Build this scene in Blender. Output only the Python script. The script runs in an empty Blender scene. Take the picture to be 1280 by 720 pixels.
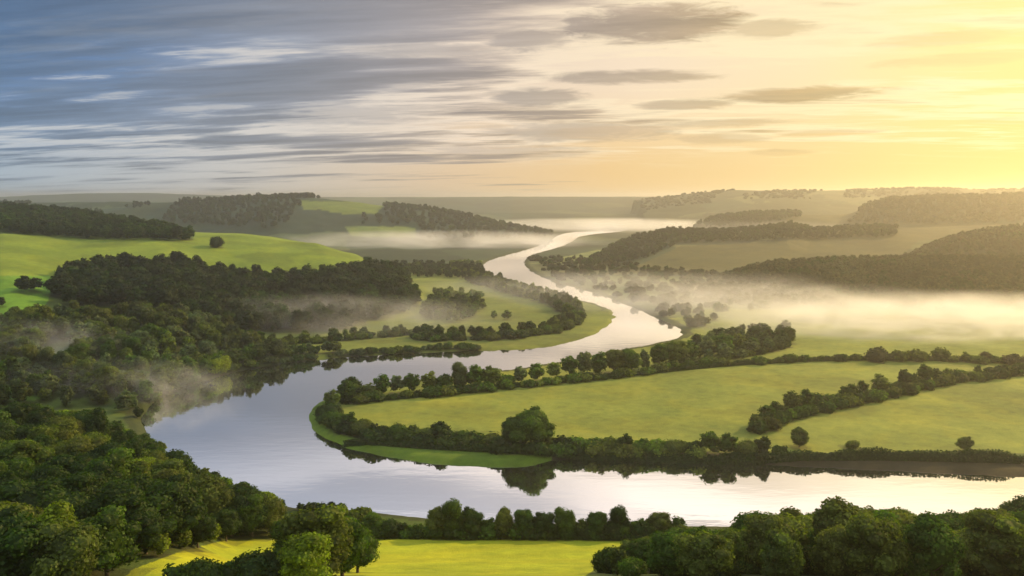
import bpy, math, random
import numpy as np
random.seed(7); RNG = np.random.default_rng(11)
R = math.radians
scene = bpy.context.scene
COL = scene.collection

# ------------------------------------------------------------------ camera
H = 100.0; F = 1000.0; TH = math.atan(114/1000.0)
cT, sT = math.cos(TH), math.sin(TH)
cam_d = bpy.data.cameras.new("camera"); cam = bpy.data.objects.new("camera", cam_d); COL.objects.link(cam)
cam.location = (0, 0, H); cam.rotation_euler = (math.pi/2-TH, 0, 0)
cam_d.sensor_width = 36; cam_d.lens = 36*F/1280; cam_d.clip_start = 1; cam_d.clip_end = 60000
scene.camera = cam

def slope(py):
    u = (360-py)/F
    return (-sT+u*cT)/(cT+u*sT)
def tx(px, py=None, Y=None, z=None):
    return (px-640)/F          # x per unit of view depth
def ray(px, py):
    u = (360-py)/F; r = (px-640)/F
    return np.array([r, cT+u*sT, -sT+u*cT])
def on_plane(px, py, z=0.0):
    d = ray(px, py); k = (z-H)/d[2]
    return d[0]*k, d[1]*k
def project(X, Y, Z):
    dz = Z-H
    dep = Y*cT - dz*sT
    up = Y*sT + dz*cT
    dep = np.maximum(dep, 1e-3)
    return 640+F*X/dep, 360-F*up/dep

# ------------------------------------------------------------------ numpy noise
def _hash(ix, iy, seed):
    n = (ix.astype(np.int64)*374761393 + iy.astype(np.int64)*668265263 + seed*1442695041) & 0x7fffffff
    n = ((n ^ (n >> 13))*1274126177) & 0x7fffffff
    return ((n ^ (n >> 16)) & 0xffff)/65535.0
def vnoise(x, y, seed=0):
    ix = np.floor(x); iy = np.floor(y); fx = x-ix; fy = y-iy
    fx = fx*fx*(3-2*fx); fy = fy*fy*(3-2*fy)
    a = _hash(ix, iy, seed); b = _hash(ix+1, iy, seed); c = _hash(ix, iy+1, seed); d = _hash(ix+1, iy+1, seed)
    return (a*(1-fx)+b*fx)*(1-fy)+(c*(1-fx)+d*fx)*fy
def fbm(x, y, seed=0, o=4):
    s = 0; a = .5; t = 0
    for i in range(o):
        s = s+a*vnoise(x*2**i, y*2**i, seed+i*17); t += a; a *= .5
    return s/t
def sstep(a, b, x):
    t = np.clip((x-a)/(b-a), 0, 1); return t*t*(3-2*t)

# ------------------------------------------------------------------ river outline
RIV_PX = [(1700,720),(1400,690),(1280,668),(1100,660),(900,658),(700,655),(540,650),(470,640),(405,638),(345,632),(292,612),(240,588),(202,564),
 (180,535),(176,518),(205,492),(260,472),(330,457),(390,450),(430,446),(480,443),(540,440),(600,438),(650,437),(700,431),(740,420),(764,405),(769,394),
 (757,384),(738,378),(700,369),(660,360),(628,349),(606,342),(602,333),(610,325),(640,317),(670,309),(686,301),(694,296),(704,291.5),(725,289),(760,287.5),
 (790,288.5),(745,292.5),(722,296),(716,302),(698,310),(665,318),(653,327),(661,338),(684,350),(722,360),(762,372),(802,388),(832,402),(857,416),
 (850,423),(820,430),(760,441),(700,453),(640,463),(560,471),(500,479),(440,489),(402,501),(388,514),(385,526),(394,541),(422,556),(470,569),(520,577),(580,583),
 (640,585),(676,581),(700,574),(760,573),(900,577),(1000,583),(1100,588),(1280,596),(1450,604),(1700,620)]
def smooth_closed(P, n=4):
    P = np.array(P, float)
    for _ in range(2):
        Q = np.roll(P, -1, 0)
        P = np.stack([P*.75+Q*.25, P*.25+Q*.75], 1).reshape(-1, 2)
    return P
RIV = smooth_closed([on_plane(*p) for p in RIV_PX])
def in_poly(px, py, poly):
    poly = np.asarray(poly, float); c = np.zeros(px.shape, bool)
    x0, y0 = poly[:, 0], poly[:, 1]; x1, y1 = np.roll(x0, -1), np.roll(y0, -1)
    for a, b, d, e in zip(x0, y0, x1, y1):
        if b == e: continue
        m = ((b > py) != (e > py)) & (px < (d-a)*(py-b)/(e-b)+a)
        c ^= m
    return c
def river_sd(X, Y):
    """signed distance to the river outline, negative in the water"""
    X = np.asarray(X, float); Y = np.asarray(Y, float); sh = X.shape; X = X.ravel(); Y = Y.ravel()
    x0, x1 = RIV[:, 0].min()-60, RIV[:, 0].max()+60; y0, y1 = RIV[:, 1].min()-60, RIV[:, 1].max()+60
    d2 = np.full(X.shape, 1e8); m = (X > x0) & (X < x1) & (Y > y0) & (Y < y1)
    xs, ys = X[m], Y[m]; dd = np.full(xs.shape, 1e8)
    A = RIV; B = np.roll(RIV, -1, 0)
    for a, b in zip(A, B):
        v = b-a; L = max(v@v, 1e-9)
        t = np.clip(((xs-a[0])*v[0]+(ys-a[1])*v[1])/L, 0, 1)
        dd = np.minimum(dd, (xs-a[0]-t*v[0])**2+(ys-a[1]-t*v[1])**2)
    d = np.sqrt(dd); ins = in_poly(xs, ys, RIV); d[ins] *= -1
    out = np.full(X.shape, 1e4); out[m] = d+(fbm(xs/13, ys/13, 55)-.5)*np.clip(ys/90, 2, 9)
    return out.reshape(sh)

# ------------------------------------------------------------------ land form
def table(cols):
    """columns of (px,[(Y,z)...]) -> function of X,Y, linear in X/Y and in Y"""
    ts = np.array([(c[0]-640)/F for c in cols]); fs = [(np.array([p[0] for p in c[1]], float), np.array([p[1] for p in c[1]], float)) for c in cols]
    def f(X, Y):
        t = X/np.maximum(Y, 60.0)
        V = np.stack([np.interp(Y, a, b) for a, b in fs])
        i = np.clip(np.searchsorted(ts, t)-1, 0, len(ts)-2)
        w = np.clip((t-ts[i])/(ts[i+1]-ts[i]), 0, 1); w = w*w*(3-2*w)*.5+w*.5
        k = np.arange(t.size)
        return V[i, k]*(1-w)+V[i+1, k]*w
    return f
near = table([
 (-400, [(-300,98),(0,97),(60,62),(130,35),(200,26),(280,20),(360,10),(440,2)]),
 (0,    [(-300,98),(0,97),(60,62),(130,33),(200,24),(280,14),(340,4),(400,1)]),
 (100,  [(-300,98),(0,97),(60,62),(130,33),(200,24),(270,13),(330,3),(400,1)]),
 (180,  [(-300,98),(0,97),(60,62),(130,34),(200,19),(255,7),(300,1.5),(400,1)]),
 (280,  [(-300,98),(0,97),(60,62),(130,34),(175,17),(205,9),(240,1.5),(400,1)]),
 (420,  [(-300,98),(0,97),(60,62),(130,35),(165,19),(190,11),(222,2.5),(400,1)]),
 (640,  [(-300,98),(0,97),(60,62),(130,35),(160,21),(190,10.5),(218,3),(235,1.5),(400,1)]),
 (1000, [(-300,98),(0,97),(60,62),(130,35),(165,19),(190,10),(218,3),(235,1.5),(400,1)]),
 (1700, [(-300,98),(0,97),(60,62),(130,35),(165,19),(190,10),(218,3),(235,1.5),(400,1)])])
left = table([
 (-900, [(300,2),(400,14),(560,45),(700,62),(900,76),(1150,84),(1500,70),(2000,30)]),
 (0,    [(350,1),(400,12),(440,18),(480,26),(560,43),(640,51),(700,57),(800,64),(900,72),(1000,79),(1150,80),(1400,70),(2000,20)]),
 (100,  [(365,1),(405,9),(470,19),(540,26),(620,35),(680,43),(740,50),(800,56),(900,62),(1000,70),(1100,72),(1400,60),(2000,12)]),
 (200,  [(398,1),(435,12),(480,20),(540,25),(620,29),(680,37),(740,49),(800,56.5),(900,61),(1000,61),(1150,50),(1400,25),(1700,4)]),
 (300,  [(428,1),(465,5),(510,7),(560,6),(600,9),(650,19),(690,28),(740,39),(800,48.5),(880,59),(940,58),(1100,32),(1400,5)]),
 (400,  [(455,1),(500,1.8),(540,2),(610,2.5),(650,10),(690,20),(740,32),(800,43),(880,51),(940,46),(1080,18),(1250,3)]),
 (440,  [(470,1),(640,2.5),(690,14),(740,25),(800,35),(870,40),(940,30),(1040,8),(1150,2)]),
 (480,  [(490,1),(680,2.5),(720,12),(770,22),(820,26),(880,18),(960,4)]),
 (512,  [(510,1),(700,2),(760,8),(820,10),(880,4),(940,1)]),
 (545,  [(520,1),(2000,1)]),
 (1800, [(520,1),(2000,1)])])
def ridge(knots):
    """knots (px, ridge py, ridge Y, foot Y, back Y)"""
    K = np.array([(k[0], k[1], k[2], k[3], k[4]) for k in knots], float)
    t = (K[:, 0]-640)/F; z = np.array([H+slope(p)*y for p, y in zip(K[:, 1], K[:, 2])])
    def f(X, Y):
        q = X/np.maximum(Y, 60.0)
        zr = np.interp(q, t, z); yr = np.interp(q, t, K[:, 2]); yf = np.interp(q, t, K[:, 3]); yb = np.interp(q, t, K[:, 4])
        a = np.clip((Y-yf)/(yr-yf), 0, 1); b = np.clip((yb-Y)/(yb-yr), 0, 1)
        a = .45*a+.55*a*a*(3-2*a); b = .3*b+.7*b*b*(3-2*b)
        return np.maximum(zr, 0)*np.where(Y < yr, a, b)
    return f
RIDGES = [
 ridge([(-900,252,2300,1750,3600),(0,253,2250,1700,3400),(130,253,2200,1650,3300),(250,252,2150,1600,3200),(340,248.5,2100,1560,3100),(400,247.5,2100,1560,3000),(470,254,2050,1600,2900),
        (540,265,2000,1650,2700),(600,276,1950,1720,2400),(650,284,1950,1800,2200),(685,292,1950,1880,2050),(700,300,1950,1900,2000),(1900,300,1950,1900,2000)]),
 # long low skyline hills
 ridge([(-1200,242,5200,3600,8000),(0,246,5200,3600,8000),(80,243,5200,3600,8000),(130,241.5,5200,3500,8000),(200,241.5,5200,3500,8000),(270,244,5000,3400,8000),(420,247,4800,3400,8000),(500,247,4700,3200,8000),
        (640,246,4600,3000,8000),(760,246,4400,3000,8000),(830,247,4300,3000,8000),(2200,244,4300,3000,8000)]),
 ridge([(-1200,248,7600,5600,11000),(0,246,7600,5600,11000),(600,246,7600,5600,11000),(2200,243,7600,5600,11000)]),
 ridge([(-1200,420,3300,2300,4300),(760,420,3300,2300,4300),(800,249,3300,2400,4300),(840,244,3300,2400,4300),(875,240,3300,2300,4300),(920,238,3250,2250,4300),(1000,238.5,3200,2200,4300),(1080,237,3150,2200,4300),
        (1170,235.5,3100,2200,4200),(1240,236.5,3000,2200,4200),(2000,234,3000,2200,4200)]),
 ridge([(-1200,420,2150,1800,2700),(850,420,2150,1800,2700),(870,281,2150,1900,2600),(900,273,2150,1850,2700),(960,268,2150,1800,2700),(1050,268,2100,1750,2800),(1080,259,2050,1700,2800),(1110,251,2000,1650,2800),
        (1170,249,1950,1600,2800),(1280,246,1900,1550,2800),(2000,240,1900,1500,2800)]),
 ridge([(-1200,420,1500,1250,1800),(715,420,1450,1250,1600),(740,324,1400,1230,1560),(770,311,1420,1180,1650),(800,299,1450,1160,1700),(835,290,1480,1130,1750),(900,291,1500,1100,1780),(950,287,1500,1080,1800),
        (985,281,1500,1080,1800),(1010,288,1500,1080,1800),(1100,286,1450,1080,1800),(1280,281,1450,1080,1750),(2000,275,1450,1000,1750)]),
 ridge([(-1200,420,1200,1000,1400),(1090,420,1150,1000,1300),(1125,330,1150,1010,1300),(1150,312,1160,1000,1330),(1190,298,1180,990,1380),(1240,289,1180,980,1400),(1300,284,1180,960,1400),(2000,272,1180,900,1400)]),
 ridge([(-1200,480,900,800,1000),(850,480,930,800,1000),(890,356,930,850,1010),(930,343,930,810,1030),(980,334,930,780,1040),(1040,330,930,765,1060),(1150,329,930,745,1060),(1280,328,920,725,1060),(2000,322,900,650,1040)]),
]
def height(X, Y, fine=True):
    X = np.asarray(X, float); Y = np.asarray(Y, float); sh = X.shape
    x = X.ravel(); y = Y.ravel()
    # wander the lookup a little so feet and ridges are not ruled lines
    wx = x+(fbm(x/160, y/160, 3)-.5)*np.clip(y-450, 0, 1500)*.06
    wy = y+(fbm(x/140, y/140, 9)-.5)*np.clip(y-450, 0, 1500)*.07
    z = np.maximum(near(x, y), left(wx, wy))
    for r in RIDGES: z = np.maximum(z, r(wx, wy))
    z = np.maximum(z, 1.2)
    far = sstep(2200, 3200, y)
    z = np.maximum(z, far*(20+34*fbm(x/900, y/700, 5)))
    z = z+(fbm(x/220, y/220, 21)-.5)*np.clip((z-3)*.10, 0, 6)+(fbm(x/45, y/45, 31)-.5)*np.clip((z-3)*.03, 0, 1.2)
    sd = river_sd(x, y)
    bank = np.where(sd < 0, np.maximum(sd*.35, -3.0), np.minimum(sd*.45, 400)+.02)
    z = np.where(sd < 0, bank, np.minimum(z+.25*(fbm(x/18, y/18, 41)-.5), bank))
    return z.reshape(sh)

# ------------------------------------------------------------------ node helpers
def new_mat(name):
    m = bpy.data.materials.new(name); m.use_nodes = True; nt = m.node_tree; nt.nodes.clear(); return m, nt
class NT:
    def __init__(s, nt): s.nt = nt
    def n(s, t, **kw):
        nd = s.nt.nodes.new(t)
        for k, v in kw.items(): setattr(nd, k, v)
        return nd
    def l(s, a, b): s.nt.links.new(a, b)
    def put(s, v, sock):
        if isinstance(v, (int, float)): sock.default_value = v
        elif isinstance(v, (tuple, list)):
            if len(v) == 3 and len(sock.default_value) == 4: v = tuple(v)+(1,)
            sock.default_value = v
        else: s.l(v, sock)
    def m(s, op, a, b=None, c=None, clamp=False):
        nd = s.n('ShaderNodeMath', operation=op, use_clamp=clamp)
        for i, v in enumerate((a, b, c)):
            if v is not None: s.put(v, nd.inputs[i])
        return nd.outputs[0]
    def mr(s, v, a, b, c=0., d=1., smooth=True):
        nd = s.n('ShaderNodeMapRange'); nd.interpolation_type = 'SMOOTHSTEP' if smooth else 'LINEAR'
        s.put(v, nd.inputs[0])
        for i, q in enumerate((a, b, c, d)): s.put(q, nd.inputs[i+1])
        return nd.outputs[0]
    def mix(s, f, a, b, mode='MIX'):
        nd = s.n('ShaderNodeMix', data_type='RGBA', blend_type=mode)
        s.put(f, nd.inputs[0]); s.put(a, nd.inputs[6]); s.put(b, nd.inputs[7]); return nd.outputs[2]
    def ramp(s, v, stops):
        nd = s.n('ShaderNodeValToRGB'); s.l(v, nd.inputs[0]); e = nd.color_ramp.elements
        while len(e) < len(stops): e.new(.5)
        for k, (p, c) in enumerate(stops): e[k].position = p; e[k].color = tuple(c)+(1,)
        nd.color_ramp.interpolation = 'EASE' if False else 'LINEAR'
        return nd.outputs[0]
    def noise(s, vec, scale, detail=4, rough=.55, dist=0.):
        nd = s.n('ShaderNodeTexNoise'); nd.inputs['Scale'].default_value = scale; nd.inputs['Detail'].default_value = detail
        nd.inputs['Roughness'].default_value = rough; nd.inputs['Distortion'].default_value = dist
        if vec is not None: s.l(vec, nd.inputs['Vector'])
        return nd.outputs[0]
    def comb(s, x, y, z=0.):
        nd = s.n('ShaderNodeCombineXYZ')
        for i, v in enumerate((x, y, z)): s.put(v, nd.inputs[i])
        return nd.outputs[0]

# foliage: a clump colour held per face (tint) times a colour held per tree
def foliage_mat():
    m, nt = new_mat("foliage"); g = NT(nt)
    out = g.n('ShaderNodeOutputMaterial')
    at = g.n('ShaderNodeAttribute', attribute_name='tint'); oi = g.n('ShaderNodeObjectInfo')
    c = g.mix(1., at.outputs['Color'], oi.outputs['Color'], 'MULTIPLY')
    d = g.n('ShaderNodeBsdfDiffuse'); t = g.n('ShaderNodeBsdfTranslucent'); gl = g.n('ShaderNodeBsdfGlossy'); gl.inputs['Roughness'].default_value = .55
    g.l(c, d.inputs[0]); g.l(g.mix(1., c, (1.2, 1.45, .5), 'MULTIPLY'), t.inputs[0]); gl.inputs[0].default_value = (.5, .55, .45, 1)
    a = g.n('ShaderNodeMixShader'); a.inputs[0].default_value = .42; g.l(d.outputs[0], a.inputs[1]); g.l(t.outputs[0], a.inputs[2])
    b = g.n('ShaderNodeMixShader'); b.inputs[0].default_value = .02; g.l(a.outputs[0], b.inputs[1]); g.l(gl.outputs[0], b.inputs[2])
    g.l(b.outputs[0], out.inputs[0]); return m
def bark_mat():
    m, nt = new_mat("bark"); g = NT(nt); out = g.n('ShaderNodeOutputMaterial'); p = g.n('ShaderNodeBsdfPrincipled')
    tc = g.n('ShaderNodeTexCoord'); f = g.noise(tc.outputs['Object'], 3., 5)
    g.l(g.mix(f, (.05, .038, .025), (.13, .10, .075)), p.inputs['Base Color']); p.inputs['Roughness'].default_value = .9
    g.l(p.outputs[0], out.inputs[0]); return m
def ground_mat():
    m, nt = new_mat("land"); g = NT(nt); out = g.n('ShaderNodeOutputMaterial'); p = g.n('ShaderNodeBsdfPrincipled')
    at = g.n('ShaderNodeAttribute', attribute_name='cover'); geo = g.n('ShaderNodeNewGeometry'); pos = geo.outputs['Position']
    a = g.noise(pos, .018, 6, .6); b = g.noise(pos, .25, 5, .65); c = g.noise(pos, 1.6, 3, .7)
    f = g.m('ADD', g.m('MULTIPLY', a, .8), g.m('ADD', g.m('MULTIPLY', b, .55), g.m('MULTIPLY', c, .35)))   # mean .85
    f = g.mr(f, .60, 1.12, .58, 1.45, False)
    col = g.mix(1., at.outputs['Color'], g.comb(f, g.m('ADD', g.m('MULTIPLY', f, .8), .2), g.m('ADD', g.m('MULTIPLY', f, .7), .25)), 'MULTIPLY')
    yel = g.mr(g.noise(pos, .035, 3, .6, 1.), .42, .68, 0., .35)
    col = g.mix(yel, col, g.mix(1., col, (1.35, 1.08, .6), 'MULTIPLY'))
    g.l(col, p.inputs['Base Color']); p.inputs['Roughness'].default_value = .95; p.inputs['Specular IOR Level'].default_value = .15
    p.inputs['Sheen Weight'].default_value = .0
    bm = g.n('ShaderNodeBump'); bm.inputs['Strength'].default_value = .5; bm.inputs['Distance'].default_value = .5; g.l(g.m('ADD', b, c), bm.inputs['Height']); g.l(bm.outputs[0], p.inputs['Normal'])
    g.l(p.outputs[0], out.inputs[0]); return m
def water_mat():
    m, nt = new_mat("river_water"); g = NT(nt); out = g.n('ShaderNodeOutputMaterial')
    geo = g.n('ShaderNodeNewGeometry'); pos = geo.outputs['Position']
    mp = g.n('ShaderNodeMapping'); mp.inputs['Scale'].default_value = (.35, 1., 1.); g.l(pos, mp.inputs[0])
    h = g.m('ADD', g.noise(mp.outputs[0], .22, 3, .5), g.m('MULTIPLY', g.noise(mp.outputs[0], 1.1, 2, .5), .12))
    bm = g.n('ShaderNodeBump'); bm.inputs['Strength'].default_value = .16; bm.inputs['Distance'].default_value = .14; g.l(h, bm.inputs['Height'])
    gl = g.n('ShaderNodeBsdfGlossy'); gl.inputs['Color'].default_value = (.93, .93, .95, 1); gl.inputs['Roughness'].default_value = .03; g.l(bm.outputs[0], gl.inputs['Normal'])
    d = g.n('ShaderNodeBsdfDiffuse'); d.inputs[0].default_value = (.045, .04, .03, 1)
    lw = g.n('ShaderNodeFresnel'); lw.inputs['IOR'].default_value = 1.33
    f = g.mr(lw.outputs[0], 0.02, .35, .86, .98, False)
    mx = g.n('ShaderNodeMixShader'); g.l(f, mx.inputs[0]); g.l(d.outputs[0], mx.inputs[1]); g.l(gl.outputs[0], mx.inputs[2]); g.l(mx.outputs[0], out.inputs[0]); return m
MAT_F, MAT_B, MAT_G, MAT_W = foliage_mat(), bark_mat(), ground_mat(), water_mat()

# ------------------------------------------------------------------ mesh from numpy
def np_mesh(name, V, T=None, Q=None, mats=(), attr=None, smooth=False):
    """V verts, T triangles, Q quads; attr = (name, Nx3 vertex colours)"""
    me = bpy.data.meshes.new(name); V = np.asarray(V, np.float32)
    T = np.zeros((0, 3), np.int32) if T is None else np.asarray(T, np.int32); Q = np.zeros((0, 4), np.int32) if Q is None else np.asarray(Q, np.int32)
    me.vertices.add(len(V)); me.vertices.foreach_set('co', V.ravel())
    me.loops.add(T.size+Q.size); me.loops.foreach_set('vertex_index', np.concatenate([T.ravel(), Q.ravel()]))
    me.polygons.add(len(T)+len(Q))
    st = np.concatenate([np.arange(len(T))*3, T.size+np.arange(len(Q))*4]).astype(np.int32)
    me.polygons.foreach_set('loop_start', st)
    me.polygons.foreach_set('use_smooth', np.full(len(st), smooth))
    for m in mats: me.materials.append(m)
    me.update(calc_edges=True)
    if attr is not None:
        a = me.attributes.new(attr[0], 'FLOAT_COLOR', 'POINT'); c = np.ones((len(V), 4), np.float32); c[:, :3] = attr[1]; a.data.foreach_set('color', c.ravel())
    return me
def add(name, me, parent=None):
    o = bpy.data.objects.new(name, me); COL.objects.link(o); o.parent = parent; return o
def tag(o, label=None, cat=None, group=None, kind=None):
    if label: o['label'] = label
    if cat: o['category'] = cat
    if group: o['group'] = group
    if kind: o['kind'] = kind
    return o

# ------------------------------------------------------------------ foliage shapes
def ico(sub=0):
    t = (1+5**.5)/2
    v = np.array([(-1,t,0),(1,t,0),(-1,-t,0),(1,-t,0),(0,-1,t),(0,1,t),(0,-1,-t),(0,1,-t),(t,0,-1),(t,0,1),(-t,0,-1),(-t,0,1)], float)
    f = [(0,11,5),(0,5,1),(0,1,7),(0,7,10),(0,10,11),(1,5,9),(5,11,4),(11,10,2),(10,7,6),(7,1,8),(3,9,4),(3,4,2),(3,2,6),(3,6,8),(3,8,9),(4,9,5),(2,4,11),(6,2,10),(8,6,7),(9,8,1)]
    v /= np.linalg.norm(v, axis=1)[:, None]; v = [tuple(p) for p in v]
    for _ in range(sub):
        c = {}; nf = []
        def mid(a, b):
            k = (min(a, b), max(a, b))
            if k not in c:
                p = (np.array(v[a])+np.array(v[b]))/2; p /= np.linalg.norm(p); v.append(tuple(p)); c[k] = len(v)-1
            return c[k]
        for a, b, d in f:
            x, y, z = mid(a, b), mid(b, d), mid(d, a); nf += [(a,x,z),(b,y,x),(d,z,y),(x,y,z)]
        f = nf
    return np.array(v), np.array(f)
ICO0, ICO1 = ico(0), ico(1)
def lobes_for(kind, rng):
    """lobes (centre, radii) of a crown on a tree of height 1"""
    L = []
    if kind == 'round':
        n = rng.integers(28, 40); W = rng.uniform(.33, .44); z0 = .5
        for i in range(n):
            d = rng.normal(size=3); d /= np.linalg.norm(d); d[2] = d[2]*.9+.12
            r = rng.uniform(.075, .155); k = rng.uniform(.62, 1.06)
            L.append((np.array([d[0]*(W-r*.6)*k, d[1]*(W-r*.6)*k, z0+d[2]*(.46-r*.6)*k]), r*np.array([1.1, 1.1, .85])))
        L.append((np.array([0, 0, .52]), np.array([W*.72, W*.72, .30])))
    elif kind == 'oval':
        n = rng.integers(15, 21); W = rng.uniform(.22, .29)
        for i in range(n):
            z = rng.uniform(.2, .9); w = W*math.sin(math.pi*min(1, (z-.03)/.98))**.6; a = rng.uniform(0, 6.283); r = rng.uniform(.09, .15)
            L.append((np.array([math.cos(a)*w*.75, math.sin(a)*w*.75, z]), r*np.array([1, 1, 1.15])))
        L.append((np.array([0, 0, .55]), np.array([W*.8, W*.8, .36])))
    elif kind == 'cone':
        for i in range(22):
            z = .12+.80*(i/21)**.9; w = .34*(1-z)**.85+.015; a = i*2.4; r = .05+.13*(1-z)
            L.append((np.array([math.cos(a)*w*.7, math.sin(a)*w*.7, z]), np.array([r, r, r*.9])))
        L.append((np.array([0, 0, .42]), np.array([.2, .2, .3])))
    else:  # shrub, foliage to the ground
        n = rng.integers(11, 17); W = rng.uniform(.5, .72)
        for i in range(n):
            a = rng.uniform(0, 6.283); k = rng.uniform(.1, 1)**.6; r = rng.uniform(.2, .32)
            L.append((np.array([math.cos(a)*(W-r*.7)*k, math.sin(a)*(W-r*.7)*k, rng.uniform(.22, .95-r-.18*k)]), r*np.array([1.1, 1.1, 1.])))
        L.append((np.array([0, 0, .35]), np.array([W*.75, W*.75, .34])))
    return L
def crown(kind, rng, nleaf, leaf, sub=1, core=.86):
    """returns V,T,Q,tint of a unit crown"""
    L = lobes_for(kind, rng); Vs = []; Ts = []; tint = []; off = 0
    iv, it = ICO1 if sub else ICO0
    LT = []
    for c, r in L:
        lt = rng.uniform(.62, 1.38); LT.append(lt)
        v = iv*(1+rng.uniform(-.16, .16, (len(iv), 1)))*r*core+c
        v[:, 2] = np.maximum(v[:, 2], .01)
        Vs.append(v); Ts.append(it+off); off += len(v); tint.append(np.full(len(v), lt*.8))
    area = np.array([r[0]*r[1]+r[0]*r[2] for _, r in L]); area /= area.sum()
    idx = rng.choice(len(L), nleaf, p=area)
    C = np.array([c for c, _ in L])[idx]; RR = np.array([r for _, r in L])[idx]
    d = rng.normal(size=(nleaf, 3)); d[:, 2] += .25; d /= np.linalg.norm(d, axis=1)[:, None]
    P = C+RR*d*rng.uniform(.82, 1.24, (nleaf, 1)); P[:, 2] = np.maximum(P[:, 2], .015)
    # drop leaves buried deep in other lobes
    keep = np.ones(nleaf, bool)
    for c, r in L: keep &= (((P-c)/(r*.78))**2).sum(1) > 1
    P, d, idx = P[keep], d[keep], idx[keep]; n = len(P)
    nn = d+rng.normal(size=(n, 3))*.38; nn /= np.linalg.norm(nn, axis=1)[:, None]
    a = np.cross(nn, rng.normal(size=(n, 3))); a /= np.linalg.norm(a, axis=1)[:, None]; b = np.cross(nn, a)
    s = leaf*rng.uniform(.55, 1.35, (n, 1)); s2 = s*rng.uniform(.55, .95, (n, 1))
    q = np.stack([P-a*s, P-b*s2+nn*s*.15, P+a*s, P+b*s2+nn*s*.15], 1)
    lt = np.array(LT)[idx]*rng.uniform(.7, 1.35, n)
    V = np.concatenate(Vs+[q.reshape(-1, 3)]); T = np.concatenate(Ts); Q = off+np.arange(n*4).reshape(n, 4)
    tt = np.concatenate(tint+[np.repeat(lt, 4)])
    return V, T, Q, tt
def trunk(rng, h0=.0, h1=.72, r=.022, limbs=6):
    V = []; Q = []
    def tube(pts, rad, n=7):
        o = len(V); pts = [np.array(p, float) for p in pts]
        for i, p in enumerate(pts):
            d = pts[min(i+1, len(pts)-1)]-pts[max(i-1, 0)]; d /= np.linalg.norm(d)
            a = np.cross(d, (0, 1, .3)); a /= np.linalg.norm(a); b = np.cross(d, a)
            for k in range(n):
                t = 6.2832*k/n; V.append(p+(a*math.cos(t)+b*math.sin(t))*rad[i])
        for i in range(len(pts)-1):
            for k in range(n): Q.append((o+i*n+k, o+i*n+(k+1) % n, o+(i+1)*n+(k+1) % n, o+(i+1)*n+k))
    bx, by = rng.uniform(-.03, .03, 2)
    tube([(0,0,-.03),(0,0,.03),(bx*.3,by*.3,.2),(bx,by,.45),(bx*1.4,by*1.2,h1)], [r*1.7, r*1.15, r, r*.7, r*.25])
    for i in range(limbs):
        a = i*2.4+rng.uniform(-.4, .4); z = .2+.3*i/limbs; w = rng.uniform(.16, .26)
        tube([(bx*.5,by*.5,z),(math.cos(a)*w*.5,math.sin(a)*w*.5,z+.10),(math.cos(a)*w,math.sin(a)*w,z+.24)], [r*.5, r*.32, r*.12], 5)
    return np.array(V), np.array(Q)

# ------------------------------------------------------------------ ground sheet
Yr = np.concatenate([np.linspace(-500, 20, 14), np.exp(np.linspace(math.log(35), math.log(14000), 880))])
tc = np.concatenate([np.linspace(-2.4, -.8, 40, endpoint=False), np.linspace(-.8, .8, 840), np.linspace(.8, 2.4, 41)[1:]])
TT, YY = np.meshgrid(tc, Yr); XX = TT*np.sqrt(YY**2*(YY > 0)+120**2)
ZZ = height(XX, YY); SD = river_sd(XX, YY); PX, PY = project(XX, YY, ZZ)

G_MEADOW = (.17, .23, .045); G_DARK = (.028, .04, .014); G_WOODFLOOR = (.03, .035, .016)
cov = np.zeros(XX.shape+(3,)); cov[:] = (.055, .085, .018)
n1 = fbm(XX/260, YY/260, 61); n2 = fbm(XX/60, YY/60, 71)
def paint(mask, c, w=1.0):
    cov[mask] = cov[mask]*(1-w)+np.array(c)*w
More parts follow.
